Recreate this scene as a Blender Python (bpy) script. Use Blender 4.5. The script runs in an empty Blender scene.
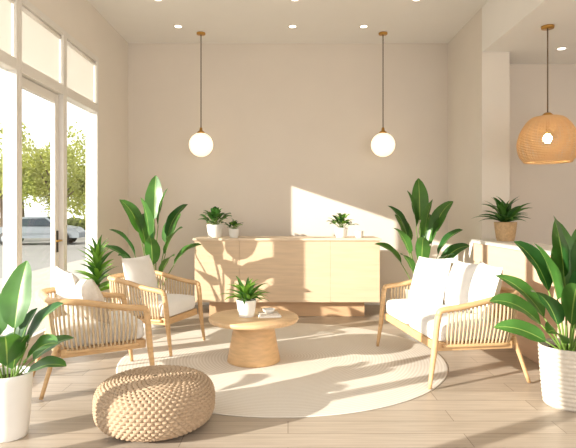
import bpy, bmesh, math, random
from mathutils import Vector, Matrix, Euler
random.seed(7)
sc = bpy.context.scene
sc.view_settings.view_transform = 'Standard'
PI = math.pi

# ---------------------------------------------------------------- materials
def srgb(r, g, b):
    f = lambda c: (c/255/12.92) if c/255 <= 0.04045 else ((c/255+0.055)/1.055)**2.4
    return (f(r), f(g), f(b), 1)

def newmat(name):
    m = bpy.data.materials.new(name); m.use_nodes = True
    nt = m.node_tree
    return m, nt, nt.nodes['Principled BSDF']

def simple(name, col, rough=0.6, var=0.06, scale=8, bump=0.0, bscale=60, metal=0.0, stretch=None):
    m, nt, p = newmat(name)
    p.inputs['Roughness'].default_value = rough
    p.inputs['Metallic'].default_value = metal
    tc = nt.nodes.new('ShaderNodeTexCoord')
    mp = nt.nodes.new('ShaderNodeMapping')
    nt.links.new(tc.outputs['Object'], mp.inputs['Vector'])
    if stretch: mp.inputs['Scale'].default_value = stretch
    n = nt.nodes.new('ShaderNodeTexNoise'); n.inputs['Scale'].default_value = scale
    n.inputs['Detail'].default_value = 5
    nt.links.new(mp.outputs[0], n.inputs['Vector'])
    r = nt.nodes.new('ShaderNodeValToRGB')
    r.color_ramp.elements[0].position = 0.3; r.color_ramp.elements[1].position = 0.7
    r.color_ramp.elements[0].color = (*[c*(1-var) for c in col[:3]], 1)
    r.color_ramp.elements[1].color = (*[min(1, c*(1+var)) for c in col[:3]], 1)
    nt.links.new(n.outputs['Fac'], r.inputs[0]); nt.links.new(r.outputs[0], p.inputs['Base Color'])
    if bump:
        n2 = nt.nodes.new('ShaderNodeTexNoise'); n2.inputs['Scale'].default_value = bscale
        nt.links.new(mp.outputs[0], n2.inputs['Vector'])
        b = nt.nodes.new('ShaderNodeBump'); b.inputs['Strength'].default_value = bump
        b.inputs['Distance'].default_value = 0.01
        nt.links.new(n2.outputs['Fac'], b.inputs['Height']); nt.links.new(b.outputs[0], p.inputs['Normal'])
    return m

M = {}
M['wall'] = simple('wall_paint', srgb(228, 218, 206), 0.9, 0.015, 2, 0.05, 200)
M['wallside'] = simple('side_wall_paint', srgb(231, 223, 212), 0.9, 0.015, 2)
M['ceil'] = simple('ceiling_paint', srgb(246, 243, 238), 0.9, 0.01, 2)
M['half'] = simple('half_wall_finish', srgb(212, 182, 156), 0.7, 0.04, 3, stretch=(4, .6, 8))
M['white'] = simple('white_trim', srgb(240, 235, 228), 0.5, 0.01, 4)
M['frame'] = simple('window_frame_paint', srgb(228, 223, 215), 0.45, 0.01, 4)
M['oak'] = simple('oak_wood', srgb(208, 170, 124), 0.45, 0.12, 3, 0.05, 30, stretch=(3, 3, 14))
M['oakh'] = simple('oak_wood_top', srgb(213, 178, 136), 0.4, 0.10, 3, stretch=(2, 16, 2))
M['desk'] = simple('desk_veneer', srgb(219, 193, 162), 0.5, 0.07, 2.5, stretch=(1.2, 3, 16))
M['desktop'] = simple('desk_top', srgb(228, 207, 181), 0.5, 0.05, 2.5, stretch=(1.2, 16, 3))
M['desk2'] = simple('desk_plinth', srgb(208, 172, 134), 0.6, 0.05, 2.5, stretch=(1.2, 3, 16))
M['rope'] = simple('rope', srgb(208, 184, 150), 0.8, 0.1, 30, 0.3, 200)
M['fabric'] = simple('cream_fabric', srgb(238, 235, 230), 0.95, 0.02, 10, 0.25, 300)
M['fabric2'] = simple('linen_fabric', srgb(222, 211, 198), 0.95, 0.05, 40, 0.3, 300)
M['ceramic'] = simple('white_ceramic', srgb(236, 233, 228), 0.35, 0.02, 6)
M['stonepot'] = simple('ribbed_stoneware', srgb(206, 196, 182), 0.8, 0.08, 30, 0.4, 120)
M['basket'] = simple('basket_weave', srgb(196, 164, 124), 0.8, 0.15, 40, 0.4, 120)
M['soil'] = simple('soil', srgb(70, 50, 36), 0.95, 0.3, 60, 0.6, 80)
M['yarn'] = simple('knit_yarn', srgb(180, 156, 130), 0.95, 0.12, 60, 0.4, 260)
M['brass'] = simple('brass', srgb(200, 155, 85), 0.3, 0.03, 8, metal=1.0)
M['cord'] = simple('cord', srgb(110, 90, 65), 0.6, 0.03, 8)
M['dark'] = simple('dark_metal', srgb(60, 52, 45), 0.4, 0.03, 8, metal=0.6)
M['paper'] = simple('paper', srgb(245, 240, 232), 0.8, 0.02, 8)
M['concrete'] = simple('pavement', srgb(160, 154, 144), 0.9, 0.05, 1.5)
M['asphalt'] = simple('asphalt', srgb(130, 127, 122), 0.9, 0.06, 1)
M['hedge'] = simple('hedge_foliage', srgb(96, 104, 52), 0.9, 0.4, 6, 1.0, 12)
M['bark'] = simple('bark', srgb(100, 82, 66), 0.9, 0.2, 10)
M['carw'] = simple('car_paint_silver', srgb(128, 134, 140), 0.25, 0.01, 3)
M['cargl'] = simple('car_window', srgb(40, 48, 56), 0.1, 0.02, 3)
M['tyre'] = simple('tyre', srgb(35, 35, 36), 0.8, 0.05, 8)
M['stem'] = simple('plant_stem', srgb(110, 140, 60), 0.5, 0.1, 8)

def leafmat(name, c, trans=0.22, rough=0.35, var=0.3):
    m = simple(name, c, rough, var, 7)
    nt = m.node_tree; p = nt.nodes['Principled BSDF']; out = nt.nodes['Material Output']
    t = nt.nodes.new('ShaderNodeBsdfTranslucent'); t.inputs[0].default_value = (c[0]*1.8, c[1]*1.8, c[2]*0.9, 1)
    mx = nt.nodes.new('ShaderNodeMixShader'); mx.inputs[0].default_value = trans
    nt.links.new(p.outputs[0], mx.inputs[1]); nt.links.new(t.outputs[0], mx.inputs[2])
    nt.links.new(mx.outputs[0], out.inputs[0])
    return m
M['leaf'] = leafmat('leaf_green', srgb(70, 114, 50))
M['leafd'] = leafmat('leaf_dark_green', srgb(46, 90, 42))
M['leafl'] = leafmat('leaf_light_green', srgb(112, 156, 62))
M['rib'] = leafmat('leaf_midrib', srgb(142, 168, 92))
M['tree'] = leafmat('tree_foliage', srgb(140, 144, 80), 0.3, 0.8, 0.2)

# floor planks
def floor_mat():
    m, nt, p = newmat('floor_planks')
    tc = nt.nodes.new('ShaderNodeTexCoord')
    br = nt.nodes.new('ShaderNodeTexBrick')
    br.inputs['Scale'].default_value = 1.0
    br.inputs['Brick Width'].default_value = 1.7; br.inputs['Row Height'].default_value = 0.19
    br.inputs['Mortar Size'].default_value = 0.003; br.inputs['Mortar Smooth'].default_value = 0.4
    br.inputs['Color1'].default_value = srgb(190, 177, 162); br.inputs['Color2'].default_value = srgb(174, 160, 144)
    br.inputs['Mortar'].default_value = srgb(130, 116, 100)
    br.offset = 0.37
    nt.links.new(tc.outputs['Object'], br.inputs['Vector'])
    mp = nt.nodes.new('ShaderNodeMapping'); mp.inputs['Scale'].default_value = (1.2, 18, 1)
    nt.links.new(tc.outputs['Object'], mp.inputs['Vector'])
    n = nt.nodes.new('ShaderNodeTexNoise'); n.inputs['Scale'].default_value = 2; n.inputs['Detail'].default_value = 7
    nt.links.new(mp.outputs[0], n.inputs['Vector'])
    r = nt.nodes.new('ShaderNodeValToRGB')
    r.color_ramp.elements[0].color = (0.80, 0.78, 0.76, 1); r.color_ramp.elements[1].color = (1, 1, 1, 1)
    r.color_ramp.elements[0].position = 0.3; r.color_ramp.elements[1].position = 0.65
    nt.links.new(n.outputs['Fac'], r.inputs[0])
    mx = nt.nodes.new('ShaderNodeMix'); mx.data_type = 'RGBA'; mx.blend_type = 'MULTIPLY'
    mx.inputs[0].default_value = 1.0
    nt.links.new(br.outputs['Color'], mx.inputs[6]); nt.links.new(r.outputs[0], mx.inputs[7])
    nt.links.new(mx.outputs[2], p.inputs['Base Color'])
    p.inputs['Roughness'].default_value = 0.38
    return m
M['floor'] = floor_mat()

def rug_mat():
    m, nt, p = newmat('rug_weave')
    tc = nt.nodes.new('ShaderNodeTexCoord')
    w = nt.nodes.new('ShaderNodeTexWave'); w.wave_type = 'RINGS'; w.rings_direction = 'SPHERICAL'
    w.inputs['Scale'].default_value = 11.0; w.inputs['Distortion'].default_value = 1.6
    w.inputs['Detail'].default_value = 4; w.inputs['Detail Scale'].default_value = 16
    nt.links.new(tc.outputs['Object'], w.inputs['Vector'])
    r = nt.nodes.new('ShaderNodeValToRGB')
    r.color_ramp.elements[0].color = srgb(214, 205, 192); r.color_ramp.elements[1].color = srgb(230, 223, 213)
    nt.links.new(w.outputs['Fac'], r.inputs[0]); nt.links.new(r.outputs[0], p.inputs['Base Color'])
    b = nt.nodes.new('ShaderNodeBump'); b.inputs['Strength'].default_value = 0.2; b.inputs['Distance'].default_value = 0.003
    nt.links.new(w.outputs['Fac'], b.inputs['Height']); nt.links.new(b.outputs[0], p.inputs['Normal'])
    p.inputs['Roughness'].default_value = 0.95
    return m
M['rug'] = rug_mat()

def glass_mat():
    m, nt, p = newmat('window_glass')
    out = nt.nodes['Material Output']; nt.nodes.remove(p)
    t = nt.nodes.new('ShaderNodeBsdfTransparent'); t.inputs[0].default_value = (0.97, 0.98, 0.98, 1)
    g = nt.nodes.new('ShaderNodeBsdfGlossy'); g.inputs['Roughness'].default_value = 0.02
    mx = nt.nodes.new('ShaderNodeMixShader'); mx.inputs[0].default_value = 0.04
    nt.links.new(t.outputs[0], mx.inputs[1]); nt.links.new(g.outputs[0], mx.inputs[2]); nt.links.new(mx.outputs[0], out.inputs[0])
    return m
M['glass'] = glass_mat()

def shade_mat(name, c, tr):
    m, nt, p = newmat(name)
    out = nt.nodes['Material Output']
    p.inputs['Base Color'].default_value = c; p.inputs['Roughness'].default_value = 0.9
    t = nt.nodes.new('ShaderNodeBsdfTranslucent'); t.inputs[0].default_value = c
    mx = nt.nodes.new('ShaderNodeMixShader'); mx.inputs[0].default_value = tr
    nt.links.new(p.outputs[0], mx.inputs[1]); nt.links.new(t.outputs[0], mx.inputs[2]); nt.links.new(mx.outputs[0], out.inputs[0])
    return m
M['blind'] = shade_mat('roller_blind', srgb(232, 229, 223), 0.46)
M['rattan'] = shade_mat('rattan_shade', srgb(236, 208, 162), 0.4)

def emit(name, c, s):
    m, nt, p = newmat(name)
    p.inputs['Base Color'].default_value = (1, .95, .85, 1)
    p.inputs['Emission Color'].default_value = c; p.inputs['Emission Strength'].default_value = s
    return m
M['globe'] = emit('opal_glass_lit', (1.0, 0.80, 0.55, 1), 1.1)
M['bulb'] = emit('bulb_lit', (1.0, 0.80, 0.52, 1), 55)
M['led'] = emit('downlight_led', (1.0, 0.9, 0.75, 1), 4)

# ---------------------------------------------------------------- mesh builder
def catmull(pts, n=8):
    P = [Vector(p) for p in pts]
    if len(P) < 3: return P
    Q = [P[0]*2-P[1]] + P + [P[-1]*2-P[-2]]
    out = []
    for i in range(1, len(Q)-2):
        for k in range(n):
            t = k/n
            a, b, c, d = Q[i-1], Q[i], Q[i+1], Q[i+2]
            out.append(0.5*((2*b)+(c-a)*t+(2*a-5*b+4*c-d)*t*t+(3*b-a-3*c+d)*t**3))
    out.append(P[-1]); return out

class B:
    def __init__(s): s.v = []; s.f = []; s.m = []; s.s = []; s.mats = []
    def mi(s, k):
        if k not in s.mats: s.mats.append(k)
        return s.mats.index(k)
    def add(s, vs, fs, k, smooth=True):
        o = len(s.v); s.v += [Vector(v) for v in vs]; i = s.mi(k)
        for f in fs: s.f.append([o+a for a in f]); s.m.append(i); s.s.append(smooth)
    def box(s, lo, hi, k, bev=0.0, rot=None, seg=2):
        bm = bmesh.new(); bmesh.ops.create_cube(bm, size=1)
        lo = Vector(lo); hi = Vector(hi); c = (lo+hi)/2; d = hi-lo
        for v in bm.verts: v.co = Vector((v.co.x*d.x, v.co.y*d.y, v.co.z*d.z))
        if bev: bmesh.ops.bevel(bm, geom=bm.edges[:], offset=bev, segments=seg, affect='EDGES', profile=0.5)
        bm.verts.index_update()
        R = rot or Matrix.Identity(3)
        vs = [R @ v.co + c for v in bm.verts]; fs = [[v.index for v in f.verts] for f in bm.faces]
        bm.free(); s.add(vs, fs, k, False)
    def lathe(s, prof, k, c=(0, 0, 0), n=40, cap=True):
        c = Vector(c); vs = []; fs = []
        for r, z in prof:
            for i in range(n):
                a = 2*PI*i/n; vs.append(c+Vector((r*math.cos(a), r*math.sin(a), z)))
        for j in range(len(prof)-1):
            for i in range(n):
                i2 = (i+1) % n; fs.append([j*n+i, j*n+i2, (j+1)*n+i2, (j+1)*n+i])
        if cap:
            if prof[0][0] > 1e-4: fs.append(list(range(n))[::-1])
            if prof[-1][0] > 1e-4: fs.append([(len(prof)-1)*n+i for i in range(n)])
        s.add(vs, fs, k, True)
    def tube(s, pts, r, k, n=8, r2=None, flat=1.0):
        P = [Vector(p) for p in pts]; N = len(P); vs = []; fs = []
        R = r if isinstance(r, (list, tuple)) else [r+((r2 if r2 is not None else r)-r)*i/(N-1) for i in range(N)]
        t = (P[1]-P[0]).normalized()
        up = Vector((0, 0, 1)) if abs(t.z) < 0.9 else Vector((1, 0, 0))
        u = t.cross(up).normalized()
        for i in range(N):
            t = (P[min(i+1, N-1)]-P[max(i-1, 0)]).normalized()
            u = (u-t*u.dot(t)).normalized(); w = t.cross(u)
            for j in range(n):
                a = 2*PI*j/n; vs.append(P[i]+(u*math.cos(a)+w*math.sin(a)*flat)*R[i])
        for i in range(N-1):
            for j in range(n):
                j2 = (j+1) % n; fs.append([i*n+j, i*n+j2, (i+1)*n+j2, (i+1)*n+j])
        fs.append(list(range(n))[::-1]); fs.append([(N-1)*n+j for j in range(n)])
        s.add(vs, fs, k, True)
    def sell(s, c, a, k, e1=0.35, e2=0.25, R=None, nu=28, nv=14, crown=0.0):
        c = Vector(c); R = R or Matrix.Identity(3); vs = []; fs = []
        sp = lambda x, e: math.copysign(abs(x)**e, x)
        for j in range(nv+1):
            ph = -PI/2+PI*j/nv
            for i in range(nu):
                th = 2*PI*(i+0.5)/nu
                x = a[0]*sp(math.cos(ph), e1)*sp(math.cos(th), e2); y = a[1]*sp(math.cos(ph), e1)*sp(math.sin(th), e2)
                z = a[2]*sp(math.sin(ph), e1)
                z += crown*(1-(x/a[0])**2)*(1-(y/a[1])**2)*(1 if z > 0 else 0)
                vs.append(R @ Vector((x, y, z))+c)
        for j in range(nv):
            for i in range(nu):
                i2 = (i+1) % nu; fs.append([j*nu+i, j*nu+i2, (j+1)*nu+i2, (j+1)*nu+i])
        s.add(vs, fs, k, True)
    def pillow(s, c, w, h, t, k, R, n=14):
        c = Vector(c); vs = []; fs = []
        for side in (1, -1):
            o = len(vs)
            for i in range(n+1):
                for j in range(n+1):
                    u = -1+2*i/n; v = -1+2*j/n
                    x = u*(1-0.07*(1-v*v))*w/2; z = v*(1-0.07*(1-u*u))*h/2
                    # pull corners in a touch
                    th = ((1-abs(u)**2.4)*(1-abs(v)**2.4))**0.55*t/2
                    th += 0.004*math.sin(7*u+2*v)*math.cos(5*v)*(1-u*u)*(1-v*v)
                    vs.append(R @ Vector((side*th, x, z))+c)
            for i in range(n):
                for j in range(n):
                    a = o+i*(n+1)+j; q = [a, a+1, a+n+2, a+n+1]
                    fs.append(q if side < 0 else q[::-1])
        s.add(vs, fs, k, True)
    def leaf(s, base, az, el, pet, L, W, droop=0.9, k='leaf', roll=0.0, fold=0.35, shape='ovate', rib=True, rp=0.006, n=9, ripple=0.0):
        p = Vector(base); h = Vector((math.cos(az), math.sin(az), 0)); Z = Vector((0, 0, 1))
        pts = [p.copy()]; e = el+0.22
        m = 5
        if pet > 0:
            for i in range(m):
                e -= 0.22/m; p = p+(h*math.cos(e)+Z*math.sin(e))*pet/m; pts.append(p.copy())
            s.tube(pts, rp, 'stem', 5, rp*0.55)
        e = el
        vs = []; side0 = Vector((-math.sin(az), math.cos(az), 0))
        us = [-1, -0.55, -0.05, 0.05, 0.55, 1] if rib else [-1, 0, 1]
        for i in range(n+1):
            q = i/n
            if shape == 'ovate': w = W/2*(math.sin(PI*min(1, q**0.8*0.985+0.012)))**0.62
            else: w = W/2*(math.sin(PI*min(1, q**0.6*0.98+0.015)))**0.9
            w = max(w, 0.0008)
            t = h*math.cos(e)+Z*math.sin(e); nrm = side0.cross(t)*-1
            if nrm.z < 0 and el < 1.2: nrm = -nrm
            sd = (side0*math.cos(roll)+nrm*math.sin(roll)).normalized(); nn = (nrm*math.cos(roll)-side0*math.sin(roll))
            for u in us:
                vs.append(p+sd*u*w*math.cos(fold)+nn*(abs(u)*w*math.sin(fold)+ripple*w*math.sin(q*14+u)*abs(u)))
            e -= droop/n*(0.5+q); p = p+t*L/n
        fs = []; fr = []; c = len(us)
        for i in range(n):
            for j in range(c-1):
                f = [i*c+j, i*c+j+1, (i+1)*c+j+1, (i+1)*c+j]
                (fr if (rib and j == 2) else fs).append(f)
        o = len(s.v); s.add(vs, fs, k, True)
        if fr:
            im = s.mi('rib')
            for f in fr: s.f.append([o+a for a in f]); s.m.append(im); s.s.append(True)
    def obj(s, name, loc=(0, 0, 0), rz=0.0):
        me = bpy.data.meshes.new(name); me.from_pydata([tuple(v) for v in s.v], [], s.f)
        for k in s.mats: me.materials.append(M[k])
        for i, pl in enumerate(me.polygons): pl.material_index = s.m[i]; pl.use_smooth = s.s[i]
        me.update()
        o = bpy.data.objects.new(name, me); sc.collection.objects.link(o)
        o.location = loc; o.rotation_euler = (0, 0, rz); return o

# ---------------------------------------------------------------- room shell
XL, XR, YB, H = -2.32, 2.32, 7.70, 3.80
XF, YF, SOF = 5.2, -1.6, 3.26
b = B(); b.box((XL-.12, YF, -.12), (XF, YB+.15, 0), 'floor'); b.obj('floor')
b = B(); b.box((XL-.2, YF, H), (XF+.1, YB+.15, H+.12), 'ceil'); b.obj('ceiling')
b = B(); b.box((XL-.15, YB, 0), (XR+.33, YB+.15, H), 'wall'); b.obj('wall_back')
b = B(); b.box((XR, 6.34, 0), (XR+.33, YB, H), 'wallside'); b.obj('wall_right')
b = B(); b.box((XR+.33, 6.85, 0), (XF, 7.0, SOF), 'wall'); b.obj('wall_alcove')
b = B(); b.box((XF, YF, 0), (XF+.1, 7.0, H), 'wallside'); b.obj('wall_right_outer')
b = B(); b.box((XR, YF, SOF), (XF, 6.34, H), 'ceil'); b.box((XR+.33, 6.34, SOF), (XF, 7.0, H), 'ceil'); b.obj('ceiling_soffit')
b = B(); b.box((XL-.15, 6.47, 0), (XL, YB, H), 'wallside'); b.obj('wall_left')
b = B(); b.box((XL-.15, YF, 3.23), (XL, 6.47, H), 'wallside'); b.obj('wall_left_header')
b = B(); b.box((XL-.15, YF, 0), (XL, 0.1, 3.23), 'wallside'); b.obj('wall_left_pier')
b = B()
b.box((XL-.15, YF-.12, 0), (XL+.3, YF, H), 'wallside'); b.box((XF-.3, YF-.12, 0), (XF+.1, YF, H), 'wallside')
b.box((XL+.3, YF-.12, 3.3), (XF-.3, YF, H), 'wallside'); b.obj('wall_front')
b = B(); b.box((XL, YB-.015, 0), (XR, YB-.001, .10), 'white', .004); b.obj('baseboard_back')
b = B(); b.box((XL+.001, 6.47, 0), (XL+.015, YB-.016, .10), 'white', .004); b.obj('baseboard_left')
b = B(); b.box((XR-.015, 6.34, 0), (XR-.001, YB-.016, .10), 'white', .004); b.obj('baseboard_right')
# half wall
b = B(); b.box((2.22, 4.25, 0), (2.52, 6.34, .985), 'half'); b.obj('wall_half')
b = B(); b.box((2.19, 4.22, .985), (2.56, 6.338, 1.03), 'white', .006); b.obj('trim_1')

# windows and door on the left
def glazing(b, y0, y1, door=False, bottom=.12):
    x0, x1 = XL-.11, XL+.01; f = .045
    b.box((x0, y0, 0), (x1, y0+f, 3.23), 'frame', .004); b.box((x0, y1-f, 0), (x1, y1, 3.23), 'frame', .004)
    b.box((x0, y0+f, 2.56), (x1, y1-f, 2.66), 'frame', .004); b.box((x0, y0+f, 3.17), (x1, y1-f, 3.23), 'frame', .004)
    if not door: b.box((x0, y0+f, 0), (x1, y1-f, bottom), 'frame', .004)
    # upper pane and blind
    b.box((XL-.06, y0+f, 2.66), (XL-.052, y1-f, 3.17), 'glass')
    b.box((XL-.035, y0+f+.01, 2.67), (XL-.032, y1-f-.01, 3.15), 'blind')
    b.tube([(XL-.033, y0+f, 3.15), (XL-.033, y1-f, 3.15)], .022, 'white', 10)
    if not door:
        b.box((XL-.06, y0+f, bottom), (XL-.052, y1-f, 2.56), 'glass')
    else:
        a, c = y0+f+.006, y1-f-.006; s = .085; xx0, xx1 = XL-.085, XL-.035
        b.box((xx0, a, .01), (xx1, a+s, 2.55), 'frame', .004); b.box((xx0, c-s, .01), (xx1, c, 2.55), 'frame', .004)
        b.box((xx0, a+s, .01), (xx1, c-s, .20), 'frame', .004); b.box((xx0, a+s, 2.46), (xx1, c-s, 2.55), 'frame', .004)
        b.box((XL-.064, a+s, .20), (XL-.056, c-s, 2.46), 'glass')
        b.box((xx1, c-s+.02, .94), (xx1+.008, c-s+.06, 1.16), 'dark', .003)
        b.tube([(xx1, c-s+.04, 1.06), (xx1+.05, c-s+.04, 1.06), (xx1+.055, c-s+.03, 1.06), (xx1+.055, c-s-.09, 1.06)], .009, 'brass', 8)
for i, (y0, y1) in enumerate([(5.5, 6.47), (3.5, 4.56), (2.4, 3.5), (1.25, 2.4), (.1, 1.25)]):
    b = B(); glazing(b, y0, y1); b.obj('window_%d' % (i+1))
b = B(); glazing(b, 4.56, 5.5, True); b.obj('door_1')

# ---------------------------------------------------------------- reception desk
b = B()
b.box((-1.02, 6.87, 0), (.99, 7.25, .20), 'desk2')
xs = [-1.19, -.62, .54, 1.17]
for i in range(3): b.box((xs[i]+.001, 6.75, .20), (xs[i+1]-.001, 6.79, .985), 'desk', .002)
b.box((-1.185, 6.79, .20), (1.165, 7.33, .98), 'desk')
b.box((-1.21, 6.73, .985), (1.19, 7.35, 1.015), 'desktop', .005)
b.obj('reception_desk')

# ---------------------------------------------------------------- rug
b = B(); b.lathe([(0, 0), (1.47, 0), (1.48, .003), (1.475, .006), (1.46, .007), (0, .007)], 'rug', n=128, cap=False)
b.obj('round_rug', (-.05, 4.95, 0))

# ---------------------------------------------------------------- seating
def upath(W, Dp, r, n=12, front=None):
    fx = Dp/2 if front is None else front
    pts = [Vector((fx, -W/2, 0)), Vector((fx*.5, -W/2, 0)), Vector((0, -W/2, 0)), Vector((-Dp/4, -W/2, 0))]
    for i in range(n+1):
        a = -PI/2-PI/2*i/n; pts.append(Vector((-Dp/2+r+r*math.cos(a), -W/2+r+r*math.sin(a), 0)))
    m = [Vector((p.x, -p.y, 0)) for p in pts[::-1]]
    k = max(3, int(W/0.15)); mid = [Vector((-Dp/2, -W/2+r+(W-2*r)*j/k, 0)) for j in range(1, k)]
    return pts+mid+m
def resample(P, n):
    d = [0]
    for i in range(1, len(P)): d.append(d[-1]+(P[i]-P[i-1]).length)
    out = []
    for k in range(n+1):
        t = d[-1]*k/n; i = 0
        while i < len(d)-2 and d[i+1] < t: i += 1
        f = (t-d[i])/max(1e-9, d[i+1]-d[i]); out.append(P[i].lerp(P[i+1], min(1, f)))
    return out
def seating(b, W, Dp, nsp, nseat):
    zlow, za, zb = .31, .60, .69
    def ztop(x):  # higher toward back
        t = max(0, min(1, (Dp/2-.05-x)/(Dp-.08))); t = t*t*(3-2*t); return za+(zb-za)*t
    top = upath(W+.05, Dp+.06, .17, front=Dp/2-.07); low = upath(W-.03, Dp-.06, .12, front=Dp/2-.07)
    T = resample(top, 90); T = [Vector((p.x, p.y, ztop(p.x))) for p in T]
    L = resample(low, 90); L = [Vector((p.x, p.y, zlow)) for p in L]
    # front posts flow into the arm rail
    def leg(sg):
        return catmull([(Dp/2+.05, sg*(W/2+.015), 0), (Dp/2+.015, sg*(W/2+.01), .25), (Dp/2-.005, sg*(W/2+.015), .46), (Dp/2-.02, sg*(W/2+.02), .56)], 5)
    a = leg(-1); c = leg(1)
    b.tube(a, [.014+.010*min(1, i/6) for i in range(len(a))], 'oak', 10)
    b.tube(c, [.014+.010*min(1, i/6) for i in range(len(c))], 'oak', 10)
    rail = catmull([a[-1], Vector((Dp/2-.035, a[-1].y-.003, za-.012)), T[0]+Vector((-.02, 0, 0))], 5)+T[4:-4]+catmull([T[-1]+Vector((-.02, 0, 0)), Vector((Dp/2-.035, c[-1].y+.003, za-.012)), c[-1]], 5)
    b.tube(rail, .024, 'oak', 10)
    b.tube(L, .016, 'oak', 8)
    # back legs, splayed
    for sg in (-1, 1):
        p = catmull([(-Dp/2-.085, sg*(W/2-.02), 0), (-Dp/2+.0, sg*(W/2-.055), .28), (-Dp/2+.03, sg*(W/2-.06), .36)], 5)
        b.tube(p, .014, 'oak', 10, .023)
    # seat frame
    hw = W/2-.02
    b.box((Dp/2-.05, -hw, .27), (Dp/2-.01, hw, .335), 'oak', .008)
    b.box((-Dp/2+.02, -hw+.05, .27), (-Dp/2+.06, hw-.05, .335), 'oak', .008)
    for sg in (-1, 1): b.box((-Dp/2+.05, sg*(hw-.02)-.018, .27), (Dp/2-.02, sg*(hw-.02)+.018, .335), 'oak', .008)
    for i in range(6):
        x = -Dp/2+.1+i*(Dp-.2)/5; b.box((x-.02, -hw+.02, .31), (x+.02, hw-.02, .325), 'oak')
    # rope strands
    TT = resample(T, nsp); LL = resample(L, nsp)
    for i in range(1, nsp):
        p, q = LL[i], TT[i]; m = (p+q)/2+Vector(((m0:=(p+q)/2).x*.03, m0.y*.02, 0))
        b.tube(catmull([p, m, q], 3), .0085, 'rope', 6)
    # seat cushions
    cw = (W-.05)/nseat
    for i in range(nseat):
        y = -W/2+.025+cw*(i+.5)
        b.sell((.025, y, .405), (Dp/2-.03, cw/2-.002, .078), 'fabric', .32, .2, crown=.015)
def tilt(rx, ry, rz): return Euler((rx, ry, rz)).to_matrix()

b = B(); seating(b, .66, .68, 56, 1)
b.pillow((-.16, .12, .675), .46, .42, .18, 'fabric', tilt(0.05, -.28, .1))
b.pillow((-.06, -.14, .65), .40, .38, .15, 'fabric2', tilt(-.08, -.35, .25))
b.obj('rattan_armchair', (-1.56, 4.27, .011), math.radians(31))
b = B(); seating(b, .62, .68, 54, 1)
b.pillow((-.16, .0, .675), .48, .44, .18, 'fabric', tilt(0.0, -.28, 0))
b.obj('rattan_armchair', (-1.35, 5.36, .011), math.radians(-19))
b = B(); seating(b, 1.26, .70, 76, 2)
b.pillow((-.03, -.37, .685), .52, .46, .19, 'fabric', tilt(0.05, -.30, .22))
b.pillow((-.15, .06, .685), .48, .45, .19, 'fabric', tilt(0.03, -.26, 0))
b.pillow((-.17, .40, .70), .44, .44, .18, 'fabric', tilt(-.03, -.26, -.1))
b.obj('rattan_loveseat', (1.38, 4.71, .011), math.radians(188))

# ---------------------------------------------------------------- coffee table
b = B()
b.lathe([(.0, 0), (.235, 0), (.24, .006), (.232, .05), (.185, .30), (.178, .352), (0, .352)], 'oak', n=56, cap=False)
b.lathe([(0, .352), (.36, .352), (.398, .362), (.405, .378), (.405, .392), (.40, .40), (0, .40)], 'oakh', n=72, cap=False)
b.obj('coffee_table', (-.31, 4.80, .007))
b = B()
b.box((-.10, -.07, 0), (.10, .07, .018), 'paper', .003); b.box((-.09, -.065, .018), (.085, .065, .034), 'fabric2', .003)
b.obj('stacked_books', (-.17, 4.78, .407), .2)
b = B(); b.lathe([(0, 0), (.03, 0), (.05, .018), (.058, .036), (.054, .036), (.045, .02), (0, .008)], 'ceramic', n=32, cap=False)
b.obj('small_bowl', (-.175, 4.78, .441))

# ---------------------------------------------------------------- knitted pouf
b = B()
R0, Hh = .372, .315
def pprof(a):
    return R0*abs(math.cos(a))**0.5, Hh/2+Hh/2*math.copysign(abs(math.sin(a))**0.66, a)
fine = [pprof(-PI/2+PI*i/2000) for i in range(2001)]
dd = [0]
for i in range(1, 2001): dd.append(dd[-1]+math.hypot(fine[i][0]-fine[i-1][0], fine[i][1]-fine[i-1][1]))
NC, NR = 336, 240; vs = []; fs = []; cols = 56; rows = 42; ix = 0
for j in range(NR+1):
    t = dd[-1]*j/NR
    while ix < 1999 and dd[ix+1] < t: ix += 1
    r, z = fine[ix]
    p0 = fine[max(0, ix-12)]; p1 = fine[min(2000, ix+12)]
    tx, tz = p1[0]-p0[0], p1[1]-p0[1]; l = math.hypot(tx, tz) or 1; nx, nz = tz/l, -tx/l
    ph = j/NR*rows; row = int(ph); cc = cols if r > .26 else (cols//2 if r > .12 else cols//4)
    for i in range(NC):
        th = 2*PI*i/NC; c = cc*th/(2*PI)+(0.5 if row % 2 else 0)
        d = .016*(abs(math.sin(PI*ph))**.6)*(abs(math.sin(PI*c))**.5)-.011
        if r < .03: d = 0
        rr = max(0.0005, r+nx*d); vs.append((rr*math.cos(th), rr*math.sin(th), max(0, z+nz*d)))
for j in range(NR):
    for i in range(NC):
        i2 = (i+1) % NC; fs.append([j*NC+i, j*NC+i2, (j+1)*NC+i2, (j+1)*NC+i])
b.add(vs, fs, 'yarn'); b.obj('knitted_pouf', (-.84, 3.36, 0))

# ---------------------------------------------------------------- pots & plants
def pot(b, r, h, k='ceramic', taper=.78, ribs=0):
    prof = [(0, 0), (r*taper*.97, 0), (r*taper, .008)]
    for i in range(1, 13):
        t = i/12; prof.append((r*(taper+(1-taper)*(t**.7)), .008+(h-.012)*t))
    if ribs:
        prof = prof[:3]
        for i in range(1, ribs*6+1):
            t = i/(ribs*6); prof.append((r*(taper+(1-taper)*(t**.7))+.0045*math.sin(t*ribs*2*PI), .008+(h-.012)*t))
    prof += [(r*.97, h), (r*.92, h-.008), (r*.90, h*.88)]
    b.lathe(prof, k, n=48, cap=False); b.lathe([(0, h*.885), (r*.905, h*.88)], 'soil', n=32, cap=False)
    return h*.88

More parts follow.
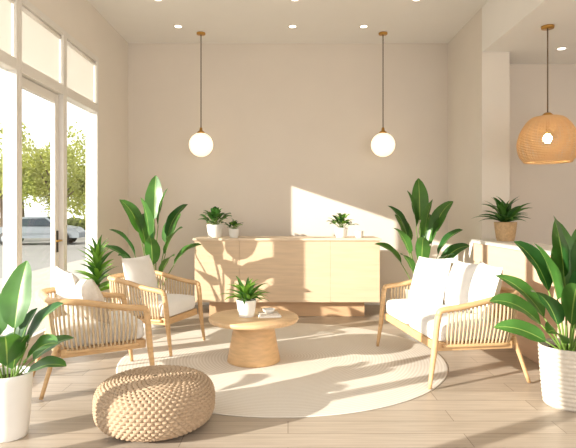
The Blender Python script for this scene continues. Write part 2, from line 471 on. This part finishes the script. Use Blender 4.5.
def broad(b, z, specs, r=.04, rp=.009, mats=('leaf', 'leafd', 'leaf'), fold=.28):
    for i, (az, el, pet, L, W, dr) in enumerate(specs):
        a = math.radians(az); e = math.radians(el)
        b.leaf((r*math.cos(a)*.8, r*math.sin(a)*.8, z-.02), a, e, pet, L, W, dr, mats[i % len(mats)],
               roll=.55*math.cos(a)+random.uniform(-.3, .3), fold=fold, rp=rp, n=11, ripple=.05)

# foreground left
b = B(); z = pot(b, .137, .385, 'ceramic', .8)
broad(b, z, [(80, 80, .32, .42, .22, .3), (15, 66, .24, .32, .19, .8), (-20, 48, .18, .28, .17, 1.0), (150, 70, .28, .36, .20, .7),
             (200, 50, .18, .3, .17, .9), (-65, 62, .14, .32, .18, .9), (0, 30, .10, .25, .15, 1.0), (120, 40, .15, .3, .16, 1.0),
             (40, 40, .16, .27, .17, .9), (-110, 66, .2, .32, .18, .8), (35, 78, .16, .30, .17, .5), (-35, 70, .10, .28, .16, .8), (170, 60, .3, .34, .2, .7)], rp=.007)
b.obj('potted_rubber_plant', (-1.69, 3.2, 0))
# foreground right
b = B(); z = pot(b, .195, .42, 'stonepot', .82, ribs=14)
broad(b, z, [(100, 84, .48, .48, .22, .3), (172, 72, .46, .42, .20, .8), (185, 46, .28, .42, .17, 1.1), (150, 58, .28, .44, .18, .9),
             (215, 58, .26, .42, .17, 1.0), (75, 74, .42, .42, .20, .7), (10, 80, .5, .42, .20, .6), (-60, 72, .3, .42, .19, .9),
             (250, 66, .25, .42, .18, .9), (195, 76, .40, .44, .20, .6), (-85, 74, .35, .42, .19, .8), (160, 30, .14, .36, .15, .9),
             (228, 38, .16, .38, .16, .9), (200, 84, .55, .44, .20, .35), (30, 76, .6, .4, .2, .6), (275, 50, .2, .36, .17, .9)], rp=.009)
b.obj('potted_rubber_plant', (1.97, 3.72, 0))
# tall bird of paradise, two of them
def strelitzia(seed, flip=1):
    random.seed(seed); b = B(); z = pot(b, .19, .40, 'ceramic', .8)
    sp = [(95, 84, .94, .54, .23, .3), (10, 76, .74, .46, .20, .9), (175, 76, .78, .48, .20, .9), (-35, 68, .55, .44, .19, 1.0),
          (215, 66, .54, .44, .19, 1.0), (250, 82, .74, .48, .20, .6), (-80, 70, .42, .44, .19, 1.0), (120, 72, .66, .44, .19, .8), (55, 72, .66, .44, .19, .8),
          (0, 58, .44, .42, .18, 1.1), (185, 56, .44, .42, .18, 1.1), (-15, 84, .86, .46, .19, .5),
          (165, 80, .62, .44, .19, .5), (235, 58, .36, .38, .16, 1.1), (-50, 56, .36, .38, .16, 1.0)]
    if flip < 0: sp = [(180-a, e, p*.98, l, w, d) for a, e, p, l, w, d in sp]
    broad(b, z, sp, r=.06, rp=.009); return b
strelitzia(3).obj('potted_bird_of_paradise', (-1.60, 6.30, 0))
strelitzia(5, -1).obj('potted_bird_of_paradise', (1.64, 6.55, 0))
# dracaena by the window
random.seed(11)
b = B(); z = pot(b, .12, .38, 'ceramic', .8)
b.tube(catmull([(0, 0, z-.02), (.01, 0, z+.15), (0, .01, z+.53)], 4), .014, 'bark', 8, .011)
for i in range(54):
    t = i/54; zz = z+.16+.37*t
    b.leaf((0, 0, zz), i*2.4, math.radians(24+54*t+random.uniform(-8, 8)), .0, random.uniform(.22, .30), .055, .8, ('leafl', 'leaf', 'leafl')[i % 3], roll=.5*math.cos(i*2.4)+random.uniform(-.3, .3), shape='lance', rib=False, n=7)
b.obj('potted_dracaena', (-2.04, 5.68, 0))

def rosette(seed, rp, hp, n, L, W, pk='ceramic', e0=15, mats=('leafl', 'leaf')):
    random.seed(seed); b = B(); z = pot(b, rp, hp, pk, .75)
    for i in range(n):
        t = i/n
        b.leaf((random.uniform(-.3, .3)*rp, random.uniform(-.3, .3)*rp, z), i*2.4+random.uniform(-.3, .3), math.radians(e0+65*t), L*.12, L*random.uniform(.8, 1.1), W, 1.1,
               mats[i % len(mats)], roll=random.uniform(-.5, .5), shape='lance', rib=False, rp=.003, n=7)
    return b
def bushy(seed, rp, hp, n, R, L, W, pk='ceramic', mats=('leaf', 'leafd', 'leafl')):
    random.seed(seed); b = B(); z = pot(b, rp, hp, pk, .75)
    for i in range(n):
        az = i*2.4; e = math.radians(random.uniform(15, 88))
        b.leaf((random.uniform(-.3, .3)*rp, random.uniform(-.3, .3)*rp, z), az, e, R*random.uniform(.5, 1), L*random.uniform(.8, 1.2), W, 1.3,
               mats[i % 3], roll=random.uniform(-.5, .5), shape='ovate', rib=False, rp=.002, n=5)
    return b
rosette(21, .09, .155, 38, .23, .048, mats=('leafl', 'leafl', 'leaf')).obj('potted_succulent', (-.375, 4.78, .407))
bushy(22, .11, .17, 70, .17, .12, .06, mats=('leafd', 'leaf', 'leaf')).obj('potted_pothos', (-.97, 7.04, 1.015))
bushy(23, .07, .12, 28, .09, .07, .04).obj('small_potted_herb', (-.70, 6.86, 1.015))
bushy(24, .09, .13, 50, .14, .10, .05).obj('potted_pothos', (.70, 6.98, 1.015))
b = B(); pot(b, .055, .09, 'ceramic', .85); b.obj('small_planter', (.93, 6.90, 1.015))
rosette(25, .12, .21, 40, .32, .065, 'basket', 20, ('leaf', 'leafd')).obj('basket_planter_fern', (2.40, 5.85, 1.03))

# ---------------------------------------------------------------- pendants & downlights
def globe(x, y, z):
    b = B(); r = .163
    b.lathe([(0, H-z), (.06, H-z), (.06, H-z-.02), (.055, H-z-.026), (0, H-z-.026)], 'brass', n=32, cap=False)
    b.tube([(0, 0, r+.05), (0, 0, H-z-.02)], .007, 'cord', 8)
    b.lathe([(0, r+.075), (.018, r+.07), (.022, r+.03), (.05, r+.012), (.055, r-.012), (0, r-.012)], 'brass', n=24, cap=False)
    b.lathe([(max(1e-4, r*math.cos(a)), r*math.sin(a)) for a in [-PI/2+PI*i/24 for i in range(25)]], 'globe', n=40, cap=False)
    o = b.obj('globe_pendant_light', (x, y, z)); return o
globe(-1.19, 7.25, 2.27); globe(1.30, 7.25, 2.27)
# woven dome pendant
b = B(); px, py, pz = 2.67, 5.45, 1.87
b.lathe([(0, SOF-pz), (.065, SOF-pz), (.06, SOF-pz-.025), (0, SOF-pz-.025)], 'brass', n=32, cap=False)
b.tube([(0, 0, .50), (0, 0, SOF-pz-.02)], .007, 'cord', 8)
prof = [(.225, 0), (.265, .05), (.287, .13), (.285, .21), (.258, .30), (.215, .38), (.15, .445), (.05, .465)]
pp = resample([Vector((p.x, p.y, 0)) for p in catmull([(r, z, 0) for r, z in prof], 6)], 36)
for j, p in enumerate(pp):
    ring = [(p.x*math.cos(2*PI*i/48), p.x*math.sin(2*PI*i/48), p.y) for i in range(49)]
    b.tube(ring, .0055 if j else .011, 'rattan', 5)
for i in range(56):
    a = 2*PI*i/56; s = 1.012 if i % 2 else .985
    b.tube([(p.x*math.cos(a)*s, p.x*math.sin(a)*s, p.y) for p in pp[::2]], .0035, 'rattan', 4)
b.lathe([(0, .50), (.03, .50), (.055, .475), (.055, .455), (0, .45)], 'brass', n=24, cap=False)
b.tube([(0, 0, .45), (0, 0, .27)], .018, 'brass', 12)
b.lathe([(max(1e-4, .045*math.cos(a)), .235+.05*math.sin(a)) for a in [-PI/2+PI*i/12 for i in range(13)]], 'bulb', n=20, cap=False)
b.obj('woven_pendant_light', (px, py, pz))
for x, y, z in [(-1.45, 7.0, H), (.06, 7.0, H), (1.0, 7.0, H), (-1.5, 6.1, H), (.08, 6.1, H), (1.48, 6.1, H), (3.2, 6.2, SOF), (2.9, 4.6, SOF)]:
    b = B(); b.lathe([(.045, -.001), (.062, -.006), (.066, 0)], 'white', n=28, cap=False); b.lathe([(0, -.002), (.045, -.002)], 'led', n=28, cap=False)
    b.obj('recessed_downlight', (x, y, z))

# ---------------------------------------------------------------- outside
b = B(); b.box((-70, -40, -.5), (XL-.12, 80, -.32), 'asphalt'); b.obj('parking_lot_ground')
b = B(); b.box((-6.0, -10, -.32), (XL-.15, 18, -.03), 'concrete', .02); b.obj('sidewalk')
# clipped hedge at the far side of the lot, lumpy surface
b = B(); random.seed(4); nx_, nz_ = 160, 8; vs = []; fs = []
for i in range(nx_+1):
    x = -34+32*i/nx_
    for j, (dy, zz) in enumerate([(0, 0), (-.05, .4), (-.05, .8), (.1, 1.1), (.6, 1.2), (1.1, 1.1), (1.3, .6), (1.3, 0)]):
        vs.append((x, 38+dy+random.uniform(-.12, .12), zz+random.uniform(-.1, .1)*(j not in (0, 7))))
for i in range(nx_):
    for j in range(7): fs.append([i*8+j, i*8+j+1, (i+1)*8+j+1, (i+1)*8+j])
b.add(vs, fs, 'hedge', False); b.obj('hedge', (0, 0, -.32))
random.seed(31)
tb = B()
tb.tube(catmull([(0, 0, 0), (.05, 0, 1.2), (0, .05, 2.4), (.1, 0, 3.6)], 4), .13, 'bark', 8, .06)
for k in range(7):
    a = k*.9; tb.tube([(0, 0, 1.8+.2*k), (math.cos(a)*.9, math.sin(a)*.9, 2.6+.3*k)], .05, 'bark', 6, .02)
cl = [(random.uniform(-1.3, 1.3), random.uniform(-1.3, 1.3), random.uniform(2.0, 5.0), random.uniform(.6, 1.0)) for _ in range(16)]
for i in range(4200):
    c = random.choice(cl); d = Vector((random.gauss(0, 1), random.gauss(0, 1), random.gauss(0, 1))).normalized()*c[3]*random.uniform(.3, 1)
    p = Vector(c[:3])+d; u = Vector((random.gauss(0, 1), random.gauss(0, 1), random.gauss(0, 1))).normalized()
    w = u.orthogonal().normalized(); s = .10
    tb.add([p-u*s, p+w*s*.5, p+u*s, p-w*s*.5], [[0, 1, 2, 3]], 'tree', False)
t0 = tb.obj('tree', (-10.4, 23.5, -.32))
for x, y, r, s in [(-14.0, 31.5, 1, 1.0), (-17.8, 33, 2, 1.1), (-12.0, 35, 3, 1.15), (-21.5, 35, 4, 1.1), (-15.5, 42, 5, 1.3), (-22, 44, 2.2, 1.3), (-7.5, 36, .4, 1.1)]:
    o = bpy.data.objects.new('tree', t0.data); sc.collection.objects.link(o); o.location = (x, y, -.32); o.rotation_euler = (0, 0, r); o.scale = (s, s, s)

def car():
    b = B()
    prof = [(-2.15, .35), (-2.2, .62), (-2.05, .86), (-1.5, .93), (-.95, 1.35), (-.4, 1.44), (.5, 1.42), (1.15, .98), (1.9, .86), (2.15, .62), (2.15, .35)]
    n = len(prof); ws = [.84, .86, .84, .80, .62, .60, .60, .78, .80, .80, .84]
    vs = [(x, -w, z) for (x, z), w in zip(prof, ws)]+[(x, w, z) for (x, z), w in zip(prof, ws)]
    fs = [[i, i+1, n+i+1, n+i] for i in range(n-1)]+[[n-1, 0, n, 2*n-1], list(range(n))[::-1], [n+i for i in range(n)]]
    b.add(vs, fs, 'carw', False)
    for sg in (-1, 1):
        b.add([(-1.3, sg*.81, .97), (.95, sg*.82, .99), (.45, sg*.655, 1.36), (-.85, sg*.67, 1.32)], [[0, 1, 2, 3]], 'cargl', False)
        for x in (-1.35, 1.35):
            b.tube([(x, sg*.70, .33), (x, sg*.89, .33)], .33, 'tyre', 24); b.tube([(x, sg*.885, .33), (x, sg*.90, .33)], .2, 'carw', 16)
    b.add([(1.08, -.66, 1.05), (1.08, .66, 1.05), (.56, .56, 1.42), (.56, -.56, 1.42)], [[0, 1, 2, 3]], 'cargl', False)
    return b
c0 = car().obj('parked_car', (-12.9, 27.5, -.32), .15)
for x, y, r in [(-18.5, 29, .1), (-9.4, 33.5, .2), (-5.6, 28.5, .2)]:
    o = bpy.data.objects.new('parked_car', c0.data); sc.collection.objects.link(o); o.location = (x, y, -.32); o.rotation_euler = (0, 0, r)

# ---------------------------------------------------------------- light, world, camera
sun = bpy.data.lights.new('sun', 'SUN'); sun.energy = 10.5; sun.color = (1.0, .93, .82); sun.angle = math.radians(0.6)
so = bpy.data.objects.new('sun', sun); sc.collection.objects.link(so)
so.rotation_euler = Vector((2.32, 1.25, -.78)).to_track_quat('-Z', 'Y').to_euler(); so.location = (-10, -5, 6)
w = bpy.data.worlds.new('world'); sc.world = w; w.use_nodes = True
bg = w.node_tree.nodes['Background']; bg.inputs[0].default_value = (1.0, .985, .965, 1); bg.inputs[1].default_value = 2.35

cam = bpy.data.cameras.new('camera'); co = bpy.data.objects.new('camera', cam); sc.collection.objects.link(co)
co.location = (0, 0, 1.35); co.rotation_euler = (PI/2, 0, 0)
cam.sensor_width = 36; cam.lens = 530/576*36; cam.shift_y = -12/576; cam.clip_end = 200
sc.camera = co
